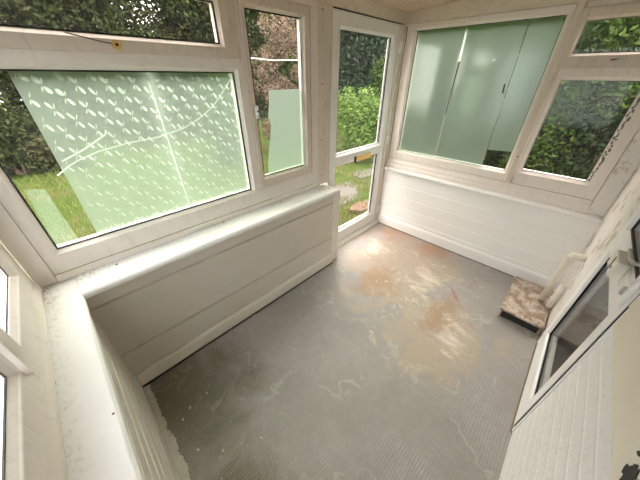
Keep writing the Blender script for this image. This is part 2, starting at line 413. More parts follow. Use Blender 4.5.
# header beams and posts
o = MB().box(-.36, 2.86, FY+.005, FY+.09, 2.052, 2.20).build('trim_6', M['header'], bevel=.003); struct(o, 'stained cream timber head board above the left window and porch door', 'head board')
o = MB().box(FX+.005, 2.86, -.345, FY+.004, 2.052, 2.30).build('trim_7', M['header'], bevel=.003); struct(o, 'mould-stained timber head board above the far windows', 'head board')
o = MB().box(DX-.09, DX-.005, -.345, FY+.004, 2.052, 2.30).build('trim_8', M['header']); struct(o, 'timber head board above the near side window', 'head board')
o = MB().box(1.562, 1.706, FY-.0005, FY+.075, .813, 2.051).build('trim_9', M['upvc_warm'], bevel=.004); struct(o, 'screwed cream post between the narrow window and the porch door', 'post')
for z in (2.02, 1.60, 1.20, .90):
    MB().tube([(1.60, FY-.001, z), (1.60, FY-.004, z)], .005, 10).build('screw', M['rust'], o)
MB().box(1.606, 1.706, 1.405, FY-.013, .001, .774).build('end_board', M['upvc'], o, .003)
MB().box(1.562, 1.706, FY-.012, FY+.075, .002, .773).build('lower_post', M['upvc'], o, .003)
o = MB().box(2.692, FX-.001, 1.553, FY+.075, .001, 2.07).build('trim_10', M['upvc_warm'], bevel=.004); struct(o, 'narrow stained corner post between porch door and far window', 'post')
o = MB().box(DX, -.228, FY-.005, FY+.075, .81, 2.07).build('trim_11', M['upvc'], bevel=.004); struct(o, 'plain white corner post between left window and near side window', 'post')
o = MB().box(FX-.004, 2.86, CY+.001, -.241, .753, 2.07).build('trim_12', M['flaking'], bevel=.006); struct(o, 'flaking post between the far window and the house wall', 'post')
# ceiling: lean-to, rises towards the house
o = MB().prism([(1.66, 2.128), (CY-.02, 2.26), (CY-.02, 2.31), (1.66, 2.18)], -.42, 2.90, XA).build('ceiling', M['ceiling']); struct(o, 'low sloping stained pinkish board ceiling', 'ceiling')

# ------------------------------------------------------------------ frames
def ring(mb, plane, u0, u1, v0, v1, w, face, depth, bead=.014):
    """four mitred bars around an opening u0..u1, v0..v1 (clear opening), width w outwards.
    plane 'A': u=x, v=z, room is -y.  plane 'B': u=y, v=z, room is -x.  plane 'D': u=y, v=z, room is +x.  plane 'C': u=x, room is +y"""
    s = -1 if plane in 'AB' else 1
    l, r, b, t = w if isinstance(w, tuple) else (w,)*4
    def P(u, v, d):
        q = face - s*d
        return (u, q, v) if plane in 'AC' else (q, u, v)
    def loop(du, d, inner=False):
        if inner: return [P(u0-du, v0-du, d), P(u1+du, v0-du, d), P(u1+du, v1+du, d), P(u0-du, v1+du, d)]
    O0 = [P(u0-l, v0-b, depth), P(u1+r, v0-b, depth), P(u1+r, v1+t, depth), P(u0-l, v1+t, depth)]
    O1 = [P(u0-l, v0-b, .0), P(u1+r, v0-b, .0), P(u1+r, v1+t, .0), P(u0-l, v1+t, .0)]
    I1 = loop(bead, 0, True); I15 = loop(bead*.8, .006, True); I2 = loop(0, .020, True); I3 = loop(0, depth, True)
    rings = [[mb.bm.verts.new(p) for p in L] for L in (O0, O1, I1, I15, I2, I3)]
    rings.append(rings[0])
    for A, B in zip(rings, rings[1:]):
        for k in range(4): mb.bm.faces.new((A[k], A[(k+1) % 4], B[(k+1) % 4], B[k]))
    return mb
def gasket(parent, plane, u0, u1, v0, v1, face, d=.0205, w=.006, th=.010):
    s = -1 if plane in 'AB' else 1
    mb = MB()
    a, b = face - s*d, face - s*(d+th)
    for (p, q, r_, t_) in ((u0, u0+w, v0, v1), (u1-w, u1, v0, v1), (u0+w, u1-w, v0, v0+w), (u0+w, u1-w, v1-w, v1)):
        if plane in 'AC': mb.box(p, q, a, b, r_, t_)
        else: mb.box(a, b, p, q, r_, t_)
    return mb.build('gasket', M['gasket'], parent)
def pane(parent, plane, u0, u1, v0, v1, face, d=.032, m='glass', name='pane'):
    s = -1 if plane in 'AB' else 1
    a, b = face - s*d, face - s*(d+.004); e = .003
    mb = MB()
    if plane in 'AC': mb.box(u0-e, u1+e, a, b, v0-e, v1+e)
    else: mb.box(a, b, u0-e, u1+e, v0-e, v1+e)
    return mb.build(name, M[m], parent)

# ---- window 1: big leaf-film pane with a top opener
w1 = empty('window_1', (.33, FY, .812)); struct(w1, 'large left window, most of it covered in leaf-patterned obscuring film', 'window')
mb = MB()
# outer frame with stepped sill
ring(mb, 'A', -.17, .895, .957, 1.668, (.057, .055, .110, .065), FY, .075, .016)
mb.build('window_frame', M['upvc'], w1, .002)
MB().prism([(FY-.016, .813), (FY-.016, .832), (FY-.008, .842), (FY-.001, .846), (FY-.001, .813)], -.227, 1.561, XA).build('sill_bead', M['upvc'], w1, .002)
mb = MB(); mb.box(-.2265, .9495, FY, FY+.07, 2.022, 2.051); mb.box(-.2265, -.205, FY, FY+.07, 1.729, 2.0215); mb.box(.893, .9495, FY, FY+.07, 1.729, 2.0215)
mb.build('top_frame', M['upvc_warm'], w1, .002)
sash = ring(MB(), 'A', -.145, .832, 1.79, 1.957, (.059, .060, .062, .062), FY-.014, .07).build('opening_sash', M['upvc_warm'], w1, .003)
gasket(w1, 'A', -.17, .895, .957, 1.668, FY); pane(w1, 'A', -.17, .895, .957, 1.668, FY)
gasket(sash, 'A', -.145, .832, 1.79, 1.957, FY-.014); pane(sash, 'A', -.145, .832, 1.79, 1.957, FY-.014)
h = MB().tube([(.353, FY-.0145, 1.757), (.353, FY-.022, 1.757)], .017, 18).tube([(.353, FY-.022, 1.757), (.353, FY-.0235, 1.757)], .008, 12).build('handle_socket', M['brass'], sash)
MB().tube([(.353, FY-.0236, 1.757), (.353, FY-.0245, 1.757)], .006, 10).build('socket_hole', M['gasket'], h)
MB().strip([(.20, 1.785), (.30, 1.765), (.36, 1.757)], .004, FA(FY-.0145)).build('scratch', M['rust'], sash)
film = MB().box(-.008, .8945, FY+.0295, FY+.0305, .958, 1.667).build('privacy_film', M['film'], w1); tag(film, 'obscuring film embossed with crossed leaves')
# embossed crossed leaves of the film, in staggered rows
mb = MB()
def petal(mb, cx, cz, ang, L, W, conv):
    ca, sa = math.cos(ang), math.sin(ang); q = []
    for u, v in ((0.10, 0), (.35, .8), (.7, 1), (.92, .6), (1, 0), (.92, -.6), (.7, -1), (.35, -.8)):
        a = u*L; b = v*W; q.append((cx + a*ca - b*sa, cz + a*sa + b*ca))
    mb.prism(q, 0, .0004, conv)
row = 0; z = 1.661
while z > .97:
    x = .013 + (.0525 if row % 2 else 0)
    fade = max(.28, 1.05 - row*.075)
    while x < .88:
        for ang, L, W in ((-60, .036, .0084), (120, .036, .0084), (70, .024, .0026), (250, .024, .0026)):
            L2 = L*(.9+.2*random.random()); a = math.radians(ang + random.uniform(-4, 4)); W2 = W*fade*random.uniform(.75, 1.1)
            if .0 < x+L2*math.cos(a) < .89 and .962 < z+L2*math.sin(a) < 1.664: petal(mb, x, z, a, L2, W2, FA(FY+.0293))
        x += .105
    z -= .0435; row += 1
for i in range(170):
    x = random.uniform(0, .885); zz = .962; hh = random.uniform(.008, .035); mb.prism([(x, zz), (x+.004, zz), (x+.006, zz+hh), (x+.003, zz+hh*.9)], 0, .0004, FA(FY+.0293))
mb.build('etched_pattern', M['etch'], film)
MB().strip([(-.031, 1.281), (.02, 1.312), (.062, 1.330), (.144, 1.354), (.27, 1.373), (.407, 1.381), (.541, 1.408), (.60, 1.430), (.665, 1.461), (.73, 1.50), (.786, 1.549), (.85, 1.61), (.892, 1.654)], .0042, FA(FY+.0285)).build('curved_tape', M['tape'], film)
MB().strip([(.441, 1.66), (.447, 1.45), (.452, 1.2), (.458, .99)], .006, FA(FY+.0288)).build('film_seam', M['etch'], film)
MB().strip([(.006, 1.335), (.10, 1.372), (.197, 1.422), (.203, 1.44)], .006, FA(FY+.0288)).build('crease', M['etch'], film)
MB().prism([(-.169, .958), (-.085, .958), (-.092, 1.235), (-.15, 1.25)], 0, .0008, FA(FY+.0305)).build('film_scrap', M['film_w'], w1)

# ---- window 2: narrow casement
w2 = empty('window_2', (1.2, FY, .812)); struct(w2, 'tall narrow casement window between the big left window and the porch door', 'window')
mb = MB(); mb.box(.9505, 1.561, FY, FY+.07, 2.022, 2.051); mb.box(.9505, 1.561, FY, FY+.07, .847, .955); mb.box(1.478, 1.561, FY, FY+.07, .9555, 2.0215); mb.box(.9505, .962, FY, FY+.07, .9555, 2.0215)
mb.build('window_frame', M['upvc'], w2, .002)
sash = ring(MB(), 'A', 1.006, 1.412, 1.03, 1.957, (.042, .062, .070, .062), FY-.012, .06).build('opening_sash', M['upvc_warm'], w2, .003)
gasket(sash, 'A', 1.006, 1.412, 1.03, 1.957, FY-.012); pane(sash, 'A', 1.006, 1.412, 1.03, 1.957, FY-.012)
MB().prism([(1.115, 1.033), (1.41, 1.033), (1.41, 1.573), (1.125, 1.572), (1.118, 1.50), (1.10, 1.42), (1.116, 1.36), (1.06, 1.12), (1.055, 1.034)], 0, .001, FA(FY+.019)).build('frosted_film', M['film_n'], sash)
MB().box(1.3975, 1.4110, FY+.006, FY+.0185, 1.034, 1.953).build('spacer_bar', M['upvc_clean'], sash)
h = MB().box(.982, 1.002, FY-.030, FY-.0125, 1.42, 1.49).build('latch', M['upvc_clean'], sash, .004)
MB().tube([(.992, FY-.0301, 1.462), (.992, FY-.034, 1.462)], .006, 10).build('keyhole', M['gasket'], h)
MB().tube([(.992, FY-.030, 1.44), (1.01, FY-.034, 1.40), (1.03, FY-.032, 1.37)], [.006, .006, .004], 8).build('latch_arm', M['steel'], h)
MB().box(1.477, 1.483, FY-.004, FY-.0005, .97, 2.02).build('frame_seal', M['gasket'], w2)

# ---- porch door
d1 = empty('door_1', (2.17, 1.58, .0)); struct(d1, 'white glazed porch door with brass letter plate', 'door')
DF = 1.568
mb = MB(); mb.box(1.707, 1.716, DF-.004, DF+.06, .04, 2.051); mb.box(2.636, 2.6915, DF-.006, DF+.06, .04, 2.045)
mb.build('door_frame', M['upvc'], d1, .002)
MB().prism([(1.52, .001), (1.53, .018), (1.56, .036), (1.66, .036), (1.66, .001)], 1.708, 2.6905, XA).build('threshold', M['skirt'], d1, .003)
leaf = ring(MB(), 'A', 1.830, 2.541, 1.032, 1.941, (.1095, .088, .055, .104), DF, .055, .02)
ring(leaf, 'A', 1.830, 2.541, .185, .915, (.1095, .088, .143, .0615), DF, .055, .02)
leaf = leaf.build('door_leaf', M['upvc_clean'], d1, .003)
MB().box(1.717, 2.6905, DF-.004, DF+.05, 2.0455, 2.0515).build('draught_seal', M['gasket'], d1)
MB().box(1.7165, 1.7200, DF-.004, DF+.05, .045, 2.0450).build('draught_seal', M['gasket'], d1)
for v0, v1 in ((1.032, 1.941), (.185, .915)):
    gasket(leaf, 'A', 1.830, 2.541, v0, v1, DF, .0205, .004); pane(leaf, 'A', 1.830, 2.541, v0, v1, DF)
    MB().box(2.515, 2.524, DF+.022, DF+.030, v0+.01, v1-.01).build('spacer_bar', M['steel'], leaf)
    MB().box(2.500, 2.508, DF+.022, DF+.030, v0+.01, v1-.01).build('spacer_bar', M['upvc_clean'], leaf)
lb = MB().box(2.118, 2.372, DF-.012, DF-.0005, .915, .968).build('letter_plate', M['brass'], leaf, .003)
MB().box(2.098, 2.117, DF-.012, DF-.0005, .913, .970).build('letter_slot', M['gasket'], lb)
MB().tube([(2.20, DF-.013, .922), (2.20, DF-.016, .922)], .004, 8).build('screw', M['steel'], lb)
for z in (1.877, 1.046, .204):
    h = MB().tube([(2.662, DF-.018, z-.045), (2.662, DF-.018, z+.045)], .013, 14).build('hinge', M['upvc_clean'], d1, smooth=False)
    MB().box(2.640, 2.684, DF-.016, DF-.0065, z-.032, z+.032).build('hinge_flap', M['upvc_clean'], h, .002)

# ---- window 3: far wall
w3 = empty('window_3', (FX, .65, .752)); struct(w3, 'far window with a wide greenish frosted pane and a clear pane with top opener', 'window')
mb = MB(); ring(mb, 'B', .39, 1.452, .942, 2.0, (.058, .098, .085, .050), FX, .075, .018)
ring(mb, 'B', -.145, .270, .978, 1.630, (.093, .061, .121, .072), FX, .075, .022)
mb.box(FX, FX+.07, -.238, .331, 2.022, 2.05); mb.box(FX, FX+.07, -.238, -.205, 1.686, 2.0215); mb.box(FX, FX+.07, .318, .331, 1.686, 2.0215)
mb.build('window_frame', M['upvc'], w3, .003)
MB().prism([(FX-.020, .753), (FX-.020, .775), (FX-.012, .79), (FX-.012, .815), (FX-.003, .83), (FX-.0005, .856), (FX-.0005, .753)], -.240, 1.549, YB).build('sill_bead', M['upvc'], w3, .002)
MB().prism([(FX-.001, .30), (FX-.020, .315), (FX-.020, .345), (FX-.001, .36)], .86, 2.05, ZC).build('mullion_cover', M['upvc_warm'], w3, .002)
sash = ring(MB(), 'B', -.115, .272, 1.783, 1.957, (.085, .043, .085, .062), FX-.014, .07).build('opening_sash', M['upvc_warm'], w3, .003)
for nm, p, a, b, c, d, f in (('x', w3, .39, 1.452, .942, 2.0, FX), ('x', w3, -.145, .270, .978, 1.630, FX), ('x', sash, -.115, .272, 1.783, 1.957, FX-.014)):
    gasket(p, 'B', a, b, c, d, f, .0205, .003); pane(p, 'B', a, b, c, d, f)
h = MB().box(FX-.030, FX-.0145, .005, .035, 1.738, 1.752).build('stay_arm', M['steel'], sash, .002)
MB().tube([(FX-.026, .035, 1.745), (FX-.028, .065, 1.742)], .004, 8).build('stay_pin', M['rust'], h)
MB().tube([(FX-.0205, .33, 1.085), (FX-.023, .33, 1.085)], .006, 10).build('screw', M['rust'], w3)
fx = FX+.0305
f1 = MB().prism([(1.030, .945), (1.450, .945), (1.450, 1.998), (1.027, 1.998)], 0, .001, FB(fx)).build('frosted_film', M['film_b'], w3)
f2 = MB().prism([(.580, .945), (1.024, .945), (1.021, 1.998), (.600, 1.998)], 0, .001, FB(fx)).build('frosted_film', M['film_b'], w3)
f3 = MB().prism([(.393, 1.105), (.578, 1.092), (.594, 1.998), (.410, 1.998), (.393, 1.95)], 0, .001, FB(fx)).build('frosted_film', M['film_b'], w3)
MB().strip([(1.022, 1.99), (1.020, 1.76)], .020, FB(fx-.0015)).build('white_tape', M['tape'], f1)
MB().strip([(1.018, 1.76), (1.024, 1.50), (1.028, 1.35)], .011, FB(fx-.0015)).build('old_tape', mat_plain('brown_tape', (.20, .15, .10), .6, var=.5, scale=50), f1)
MB().strip([(1.028, 1.35), (1.030, .95)], .010, FB(fx-.0015)).build('old_tape', M['tape_old'], f1)
MB().strip([(.600, 1.98), (.612, 1.78), (.615, 1.57), (.602, 1.54), (.598, 1.30), (.578, 1.0)], .006, FB(fx-.0015)).build('seam_tape', M['tape_old'], f2)
MB().strip([(.617, 1.60), (.612, 1.535)], .012, FB(fx-.0025)).build('tape_knot', M['gasket'], f2)
for pts in ([(.600, 1.80), (.54, 1.73), (.47, 1.62)], [(.608, 1.57), (.52, 1.565), (.44, 1.55)], [(.600, 1.53), (.55, 1.38), (.51, 1.24)]):
    MB().strip(pts, .005, FB(fx-.0015)).build('crease', M['film_n'], f3)
MB().strip([(.76, 1.755), (.745, 1.77)], .012, FB(fx-.0015)).build('paper_scrap', M['tape'], f2)
# flaking strip on the reveal next to the clear pane
mb = MB()
for i in range(46):
    z = 1.0 + .63*i/46 + random.uniform(-.004, .004); y = -.160 + random.uniform(-.010, .010); r = random.uniform(.004, .010)
    mb.prism([(y+r*math.cos(a)*random.uniform(.6, 1.2), z+r*1.5*math.sin(a)*random.uniform(.6, 1.2)) for a in np.linspace(0, 2*math.pi, 7)[:-1]], 0, .0015, FB(FX-.0003))
mb.build('mould_flakes', M['plaster'] if False else mat_plain('mould_grey', (.20, .20, .17), .9, var=.5), w3)

# ---- window 4: near side window, seen at the left edge
w4 = empty('window_4', (DX, .6, .81)); struct(w4, 'near side window with whitish obscured panes at the lower left edge', 'window')
mb = MB(); ring(mb, 'D', .960, 1.430, .970, 1.98, (.055, .115, .160, .07), DX, .075, .016)
ring(mb, 'D', -.20, .850, .975, 1.98, (.14, .054, .165, .07), DX, .075, .016)
mb.build('window_frame', M['upvc'], w4, .003)
MB().box(DX+.0005, DX+.016, .862, .925, .935, 2.04).build('mullion_cover', M['upvc'], w4, .002)
MB().prism([(DX+.012, .811), (DX+.012, .835), (DX+.004, .85), (DX+.0005, .87), (DX+.0005, .811)], -.34, 1.54, YB).build('sill_bead', M['upvc'], w4, .002)
for a, b in ((.960, 1.430), (-.20, .850)):
    gasket(w4, 'D', a, b, .975, 1.98, DX, .0205, .003, .004); pane(w4, 'D', a, b, .975, 1.98, DX, .026)
    MB().box(DX-.0256, DX-.0248, a+.008, b-.008, .982, 1.975).build('frosted_film', M['film_d'], w4)

# ------------------------------------------------------------------ house wall with the inner door
mb = MB()
mb.box(1.962, 2.86, CY-.20, CY, 0, 2.32)
mb.box(1.1685, 1.9615, CY-.20, CY, 2.045, 2.32)
wc = mb.build('wall_right', M['flaking']); struct(wc, 'flaking white painted house wall around the inner door', 'wall')
mb = MB(); mb.box(-.40, 1.168, CY-.20, CY, 0, 2.32)
o = mb.build('brickwork', M['masonry'], wc); tag(o, 'thickly painted white brickwork')
# buff render over the brick, with a worn lower edge
mb = MB(); xs = np.linspace(-.35, 1.145, 60)
prof = [(x, .912 + .004*math.sin(x*31) + .003*random.random()) for x in xs] + [(1.145, 2.25), (-.35, 2.25)]
mb.prism(prof, .0005, .016, lambda u, v, t: (u, CY+t, v)); mb.build('render_coat', M['render'], wc, .002)
mb = MB(); prof = [(x, 1.005 + .005*math.sin(x*17+1)) for x in np.linspace(-.35, 1.14, 40)] + [(1.14, 2.25), (-.35, 2.25)]
mb.prism(prof, .0162, .022, lambda u, v, t: (u, CY+t, v)); mb.build('render_topcoat', M['render'], wc, .002)
mb = MB()
for (cx, cz, r, e) in ((.552, .988, .024, .8), (.598, 1.040, .006, 3.2), (.580, 1.048, .006, 3.0), (.586, 1.018, .005, 1.4)):
    mb.prism([(cx+r*e**.5*math.cos(a)*random.uniform(.6, 1.2), cz+r/e**.5*math.sin(a)*random.uniform(.6, 1.2)) for a in np.linspace(0, 2*math.pi, 24)[:-1]], .0222, .0245, lambda u, v, t: (u, CY+t, v))
mb.build('black_patch', M['gasket'], wc)

d2 = empty('door_2', (1.56, CY, 0)); struct(d2, 'white plastic inner door with two dark glass panels beside the house wall', 'door')
mb = MB(); mb.box(1.170, 1.186, CY-.07, CY+.006, .006, 2.04); mb.box(1.945, 1.960, CY-.07, CY+.010, .006, 2.04); mb.box(1.170, 1.960, CY-.07, CY+.006, 2.0205, 2.044); mb.box(1.170, 1.960, CY-.07, CY+.004, .004, .03)
mb.build('door_frame', M['upvc_clean'], d2, .002)
leaf = ring(MB(), 'C', 1.272, 1.858, .200, .862, (.080, .080, .165, .0745), CY+.012, .06, .012)
ring(leaf, 'C', 1.272, 1.858, 1.012, 1.90, (.080, .080, .0745, .115), CY+.012, .06, .012)
leaf = leaf.build('door_leaf', M['upvc_clean'], d2, .003)
for v0, v1 in ((.200, .862), (1.012, 1.90)):
    gasket(leaf, 'C', 1.272, 1.858, v0, v1, CY+.012, .012, .008); pane(leaf, 'C', 1.272, 1.858, v0, v1, CY+.012, .022)
MB().box(1.1865, 1.1915, CY-.04, CY+.009, .034, 2.018).build('draught_seal', M['gasket'], d2)
MB().box(1.168, 1.99, CY+.001, CY+.012, .0005, .006).build('rusty_threshold', mat_plain('rusty_edge', (.20, .12, .08), .8, var=.4), d2)
# handle furniture
pl = MB().prism([(1.232+.020*math.cos(a), (.968 if math.sin(a) < 0 else 1.17)+.020*math.sin(a)) for a in np.linspace(0, 2*math.pi, 25)[:-1]], .0125, .024, lambda u, v, t: (u, CY+t, v)).build('handle_plate', M['upvc_clean'], leaf, .003)
MB().tube([(1.232, CY+.024, 1.12), (1.232, CY+.058, 1.12), (1.25, CY+.064, 1.12), (1.34, CY+.064, 1.118), (1.352, CY+.058, 1.117)], [.007, .007, .007, .006, .004], 12).build('handle_lever', M['steel'], pl)
MB().prism([(1.262+.010*math.cos(a), (.985 if math.sin(a) < 0 else 1.002)+.010*math.sin(a)) for a in np.linspace(0, 2*math.pi, 17)[:-1]], .0125, .030, lambda u, v, t: (u, CY+t, v)).build('lock_cylinder', M['steel'], leaf, .001)
lk = MB().box(1.42, 1.56, CY+.0125, CY+.052, .945, 1.022).build('rim_lock', M['pipe'], leaf, .006); tag(lk, 'worn cream boxed catch on the middle rail')
MB().box(1.475, 1.482, CY+.0522, CY+.054, .949, 1.018).build('catch_seam', M['rust'], lk)
MB().tube([(1.45, CY+.0522, .98), (1.45, CY+.062, .98)], .006, 12).build('catch_knob', M['steel'], lk)

# dim room behind the inner door
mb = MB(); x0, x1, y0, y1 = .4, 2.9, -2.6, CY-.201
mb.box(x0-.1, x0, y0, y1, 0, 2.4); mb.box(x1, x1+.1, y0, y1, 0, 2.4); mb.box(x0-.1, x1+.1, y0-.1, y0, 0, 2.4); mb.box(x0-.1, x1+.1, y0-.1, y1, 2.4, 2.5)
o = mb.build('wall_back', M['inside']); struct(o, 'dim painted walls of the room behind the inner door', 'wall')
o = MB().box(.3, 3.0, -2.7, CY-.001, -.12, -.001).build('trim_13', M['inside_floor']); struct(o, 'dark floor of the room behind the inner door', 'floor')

# ------------------------------------------------------------------ box and pipes in the corner
bx = empty('wooden_box', (2.28, -.19, .001)); tag(bx, 'low peeling-painted wooden box with open dark front on the floor under the cream pipes', 'box')
MB().box(2.02, 2.56, -.335, -.050, .078, .096).build('top_board', M['wood'], bx, .002)
MB().box(2.03, 2.55, -.070, -.055, .001, .0775).build('side_board', M['wood'], bx, .002)
MB().box(2.03, 2.55, -.332, -.317, .001, .0775).build('side_board', M['wood'], bx, .002)
MB().box(2.52, 2.55, -.3165, -.0705, .001, .0775).build('back_board', M['wood'], bx, .002)
MB().box(2.045, 2.05, -.3165, -.0705, .001, .0775).build('shade_sheet', M['dark'], bx)  # black sheet across the front stands for the shade inside the box
def pipe_thing(label, x, y, z0, z1, r, elbow):
    t = empty('waste_pipe', (x, y, z0)); tag(t, label, 'pipe', 'cream waste pipes on the wooden box')
    pts = [(x, y, z0), (x, y, z1)]
    if elbow:
        for a in np.linspace(0, math.pi/2, 7)[1:]: pts.append((x+.0, y - .028*(1-math.cos(a)), z1 + .028*math.sin(a)))
        pts.append((x, CY+.001, z1+.028))
    mb = MB(); mb.tube(pts, r, 20, caps=True); mb.build('pipe_body', M['pipe'], t, smooth=True)
    MB().tube([(x, y, z0-.0005), (x, y, z0+.03)], r*1.06, 20).build('pipe_end', M['wood'], t)
    if elbow: MB().tube([(x, y, z1-.045), (x, y, z1-.005)], r*1.18, 20).build('pipe_collar', M['pipe'], t, .002)
    MB().tube([(x, y, z1*.6), (x, y, z1*.6+.012)], r*1.12, 20).build('pipe_clip', M['pipe'], t)
    return t
pipe_thing('taller cream waste pipe on the wooden box, bending into the wall at its top', 2.33, -.265, .0975, .545, .023, True)
pipe_thing('shorter thin cream pipe on the wooden box, close against the house wall', 2.27, -.318, .0975, .34, .020, False)

# ------------------------------------------------------------------ garden
def gh(x, y):
    d = np.hypot(np.maximum(np.asarray(x)-3.0, 0), np.maximum(np.asarray(y)-1.8, 0))
    return -.15 + .035*np.maximum(d-1.5, 0)
nx, ny = 70, 70
gx = np.linspace(-12, 22, nx); gy = np.linspace(-12, 22, ny)
X, Y = np.meshgrid(gx, gy, indexing='ij'); Z = gh(X, Y) + .03*np.sin(X*1.7+Y)*np.cos(Y*1.3-X*.4)
inside = (X > -1.2) & (X < 3.6) & (Y < 2.4)
Z[inside] = -.16
V = np.stack([X, Y, Z], -1).reshape(-1, 3); F = []
for i in range(nx-1):
    for j in range(ny-1): a = i*ny+j; F.append((a, a+ny, a+ny+1, a+1))
me = bpy.data.meshes.new('lawn'); me.from_pydata(V.tolist(), [], F); lawn = link('lawn', me, M['lawn'], smooth=True)
tag(lawn, 'rough green lawn around the porch', 'lawn', kind='structure')

def quads(name, C, U, W, m, parent=None):
    """many small leaf quads: centres C, half-vectors U and W"""
    n = len(C); V = np.empty((n, 4, 3)); V[:, 0] = C-U; V[:, 1] = C-W*.8; V[:, 2] = C+U; V[:, 3] = C+W*.8
    me = bpy.data.meshes.new(name); me.vertices.add(n*4); me.loops.add(n*4); me.polygons.add(n)
    me.vertices.foreach_set('co', V.reshape(-1)); me.loops.foreach_set('vertex_index', np.arange(n*4, dtype=np.int32))
    me.polygons.foreach_set('loop_start', np.arange(0, n*4, 4, dtype=np.int32)); me.polygons.foreach_set('loop_total', np.full(n, 4, dtype=np.int32))
    me.update(calc_edges=True); return link(name, me, m, parent)
def rand_dirs(n):
    v = rng.normal(size=(n, 3)); return v/np.linalg.norm(v, axis=1)[:, None]
def bush(name, label, cat, x, y, rx, ry, h, n, leaf, m, group=None, clumps=26, low=0.0, full=False):
    z0 = float(gh(x, y)); t = empty(name, (x, y, z0)); tag(t, label, cat, group)
    cc = rand_dirs(clumps)*rng.uniform(.35, .95, (clumps, 1)); cc[:, 2] = np.abs(cc[:, 2])*1.0
    cz = low + (h-low)*(.05+.87*rng.random(clumps)**(1.12 if full else 1.0))
    prof = np.sqrt(np.clip(1-((cz-low)/(h-low)*1.9-.85)**2*.6, .2, 1))
    cc = np.stack([cc[:, 0]*rx*prof*.8, cc[:, 1]*ry*prof*.8, cz], 1)
    if full: cc[:, 0] = (rng.random(clumps)*2-1)*rx*.86; cc[:, 1] = (rng.random(clumps)*2-1)*ry*.86
    rad = rng.uniform(.36, .62, clumps)*min(rx, ry, h*.6)
    k = rng.integers(0, clumps, n); d = rand_dirs(n)
    C = cc[k] + d*rad[k][:, None]*(rng.random((n, 1))**.35)*np.array([1, 1, .85])
    keep = (np.abs(C[:, 0]) < rx-.09) & (np.abs(C[:, 1]) < ry-.09) & (C[:, 2] > .08); C = C[keep]; d = d[keep]; n = len(C)
    C += np.array([x, y, z0])
    nrm = d*.6 + rand_dirs(n)*.8 + np.array([0, 0, .4]); nrm /= np.linalg.norm(nrm, axis=1)[:, None]
    U = np.cross(nrm, rand_dirs(n)); U /= np.linalg.norm(U, axis=1)[:, None]+1e-9; W = np.cross(nrm, U)
    s = leaf*rng.uniform(.6, 1.4, (n, 1)); quads('foliage', C, U*s, W*s*.55, m, t)
    mb = MB()
    for q in range(5):
        a = 2*math.pi*q/5+random.random(); c = cc[random.randrange(clumps)]
        mb.tube([(x+.05*math.cos(a), y+.05*math.sin(a), z0-.03), (x+c[0]*.35, y+c[1]*.35, z0+h*.3), (x+c[0]*.9, y+c[1]*.9, z0+max(c[2], h*.35))], [.035, .022, .008], 6)
    mb.build('stems', M['trunk'], t)
    return t
G1 = 'tall hedge trees beyond the lawn'
for i, (x, y, r, h, mm, lab) in enumerate([
    (-7.0, 9.0, 2.1, 6.0, 'leaf_dark', 'dark hedge tree beyond the lawn, leftmost through the big left window'),
    (-2.7, 10.6, 2.15, 6.0, 'leaf_dark', 'dark dense hedge tree behind the left end of the left top opener'),
    (1.65, 11.2, 2.15, 6.2, 'leaf_dark', 'dark hedge tree filling the middle of the left top opener'),
    (5.85, 11.4, 2.0, 5.8, 'leaf_dark', 'dark hedge tree behind the right end of the left top opener'),
    (9.9, 11.6, 2.0, 5.6, 'leaf_mid', 'green hedge tree seen at the upper left of the narrow casement'),
    (11.4, 8.0, 1.9, 5.6, 'leaf_blue', 'grey-green tree seen left in the porch door glass'),
    (10.4, 4.5, 1.85, 5.2, 'leaf_blue', 'grey-green tree at the right side of the porch door glass'),
    (9.2, 1.05, 1.75, 4.6, 'leaf_dark', 'dark tree far beyond the left sheets of the far frosted film'),
    (8.6, -2.5, 1.75, 4.8, 'leaf_dark', 'dark tree beyond the bushes of the clear far pane')]):
    bush('hedge_tree', lab, 'tree', x, y, r, r*.9, h, 90000, .072, M[mm], G1, 150, 0.0, True)
bush('shrub', 'fresh light green shrub close behind the porch door glass', 'shrub', 5.5, 4.05, .9, .9, 1.35, 13000, .036, M['leaf_light'], None, 30)
bush('shrub', 'mid green shrub right of the light shrub behind the porch door', 'shrub', 7.45, 4.4, .95, 1.0, 2.3, 14000, .06, M['leaf_mid'], None, 20)
bush('shrub', 'tall faded pink-brown twiggy shrub outside the narrow casement', 'shrub', 4.25, 5.45, .75, .6, 2.95, 16000, .028, M['leaf_pink'], None, 26, .3)
bush('shrub', 'low dark green shrub beside the pink-brown shrub outside the narrow casement', 'shrub', 2.9, 5.6, .55, .5, 2.0, 8000, .05, M['leaf_mid'], None, 20)
bush('shrub', 'dark low shrub at the hedge foot, in the clear strip beside the leaf-patterned film', 'shrub', -.6, 7.7, 1.1, .6, 1.5, 16000, .05, M['leaf_dark'], None, 30, 0.0, True)
bush('shrub', 'dark low shrub at the foot of the hedge, dimly seen behind the leaf-patterned film', 'shrub', 2.6, 8.7, 1.3, .5, 1.5, 16000, .05, M['leaf_dark'], None, 30, 0.0, True)
G2 = 'hedge bushes beyond the far window'
for x, y, r, h, mm, lab in [
    (6.3, 1.95, 1.0, 2.7, 'leaf_mid', 'hedge bush behind the leftmost sheet of far frosted film'),
    (5.9, -.1, 1.0, 3.0, 'leaf_mid', 'hedge bush seen in the gap under the cut frosted film'),
    (5.5, -2.15, 1.0, 3.1, 'leaf_mid', 'green bush filling the clear far pane'),
    (5.2, -4.2, 1.0, 3.2, 'leaf_mid', 'green bush beyond the right edge of the clear far pane')]:
    bush('hedge_bush', lab, 'bush', x, y, r, r, h, 52000, .038, M[mm], G2, 70, 0.0, True)
bush('hedge_bush', 'dark low bush at the foot of the clear far pane', 'bush', 4.3, -.50, .45, .5, 1.15, 5000, .045, M['leaf_dark'], G2, 14)

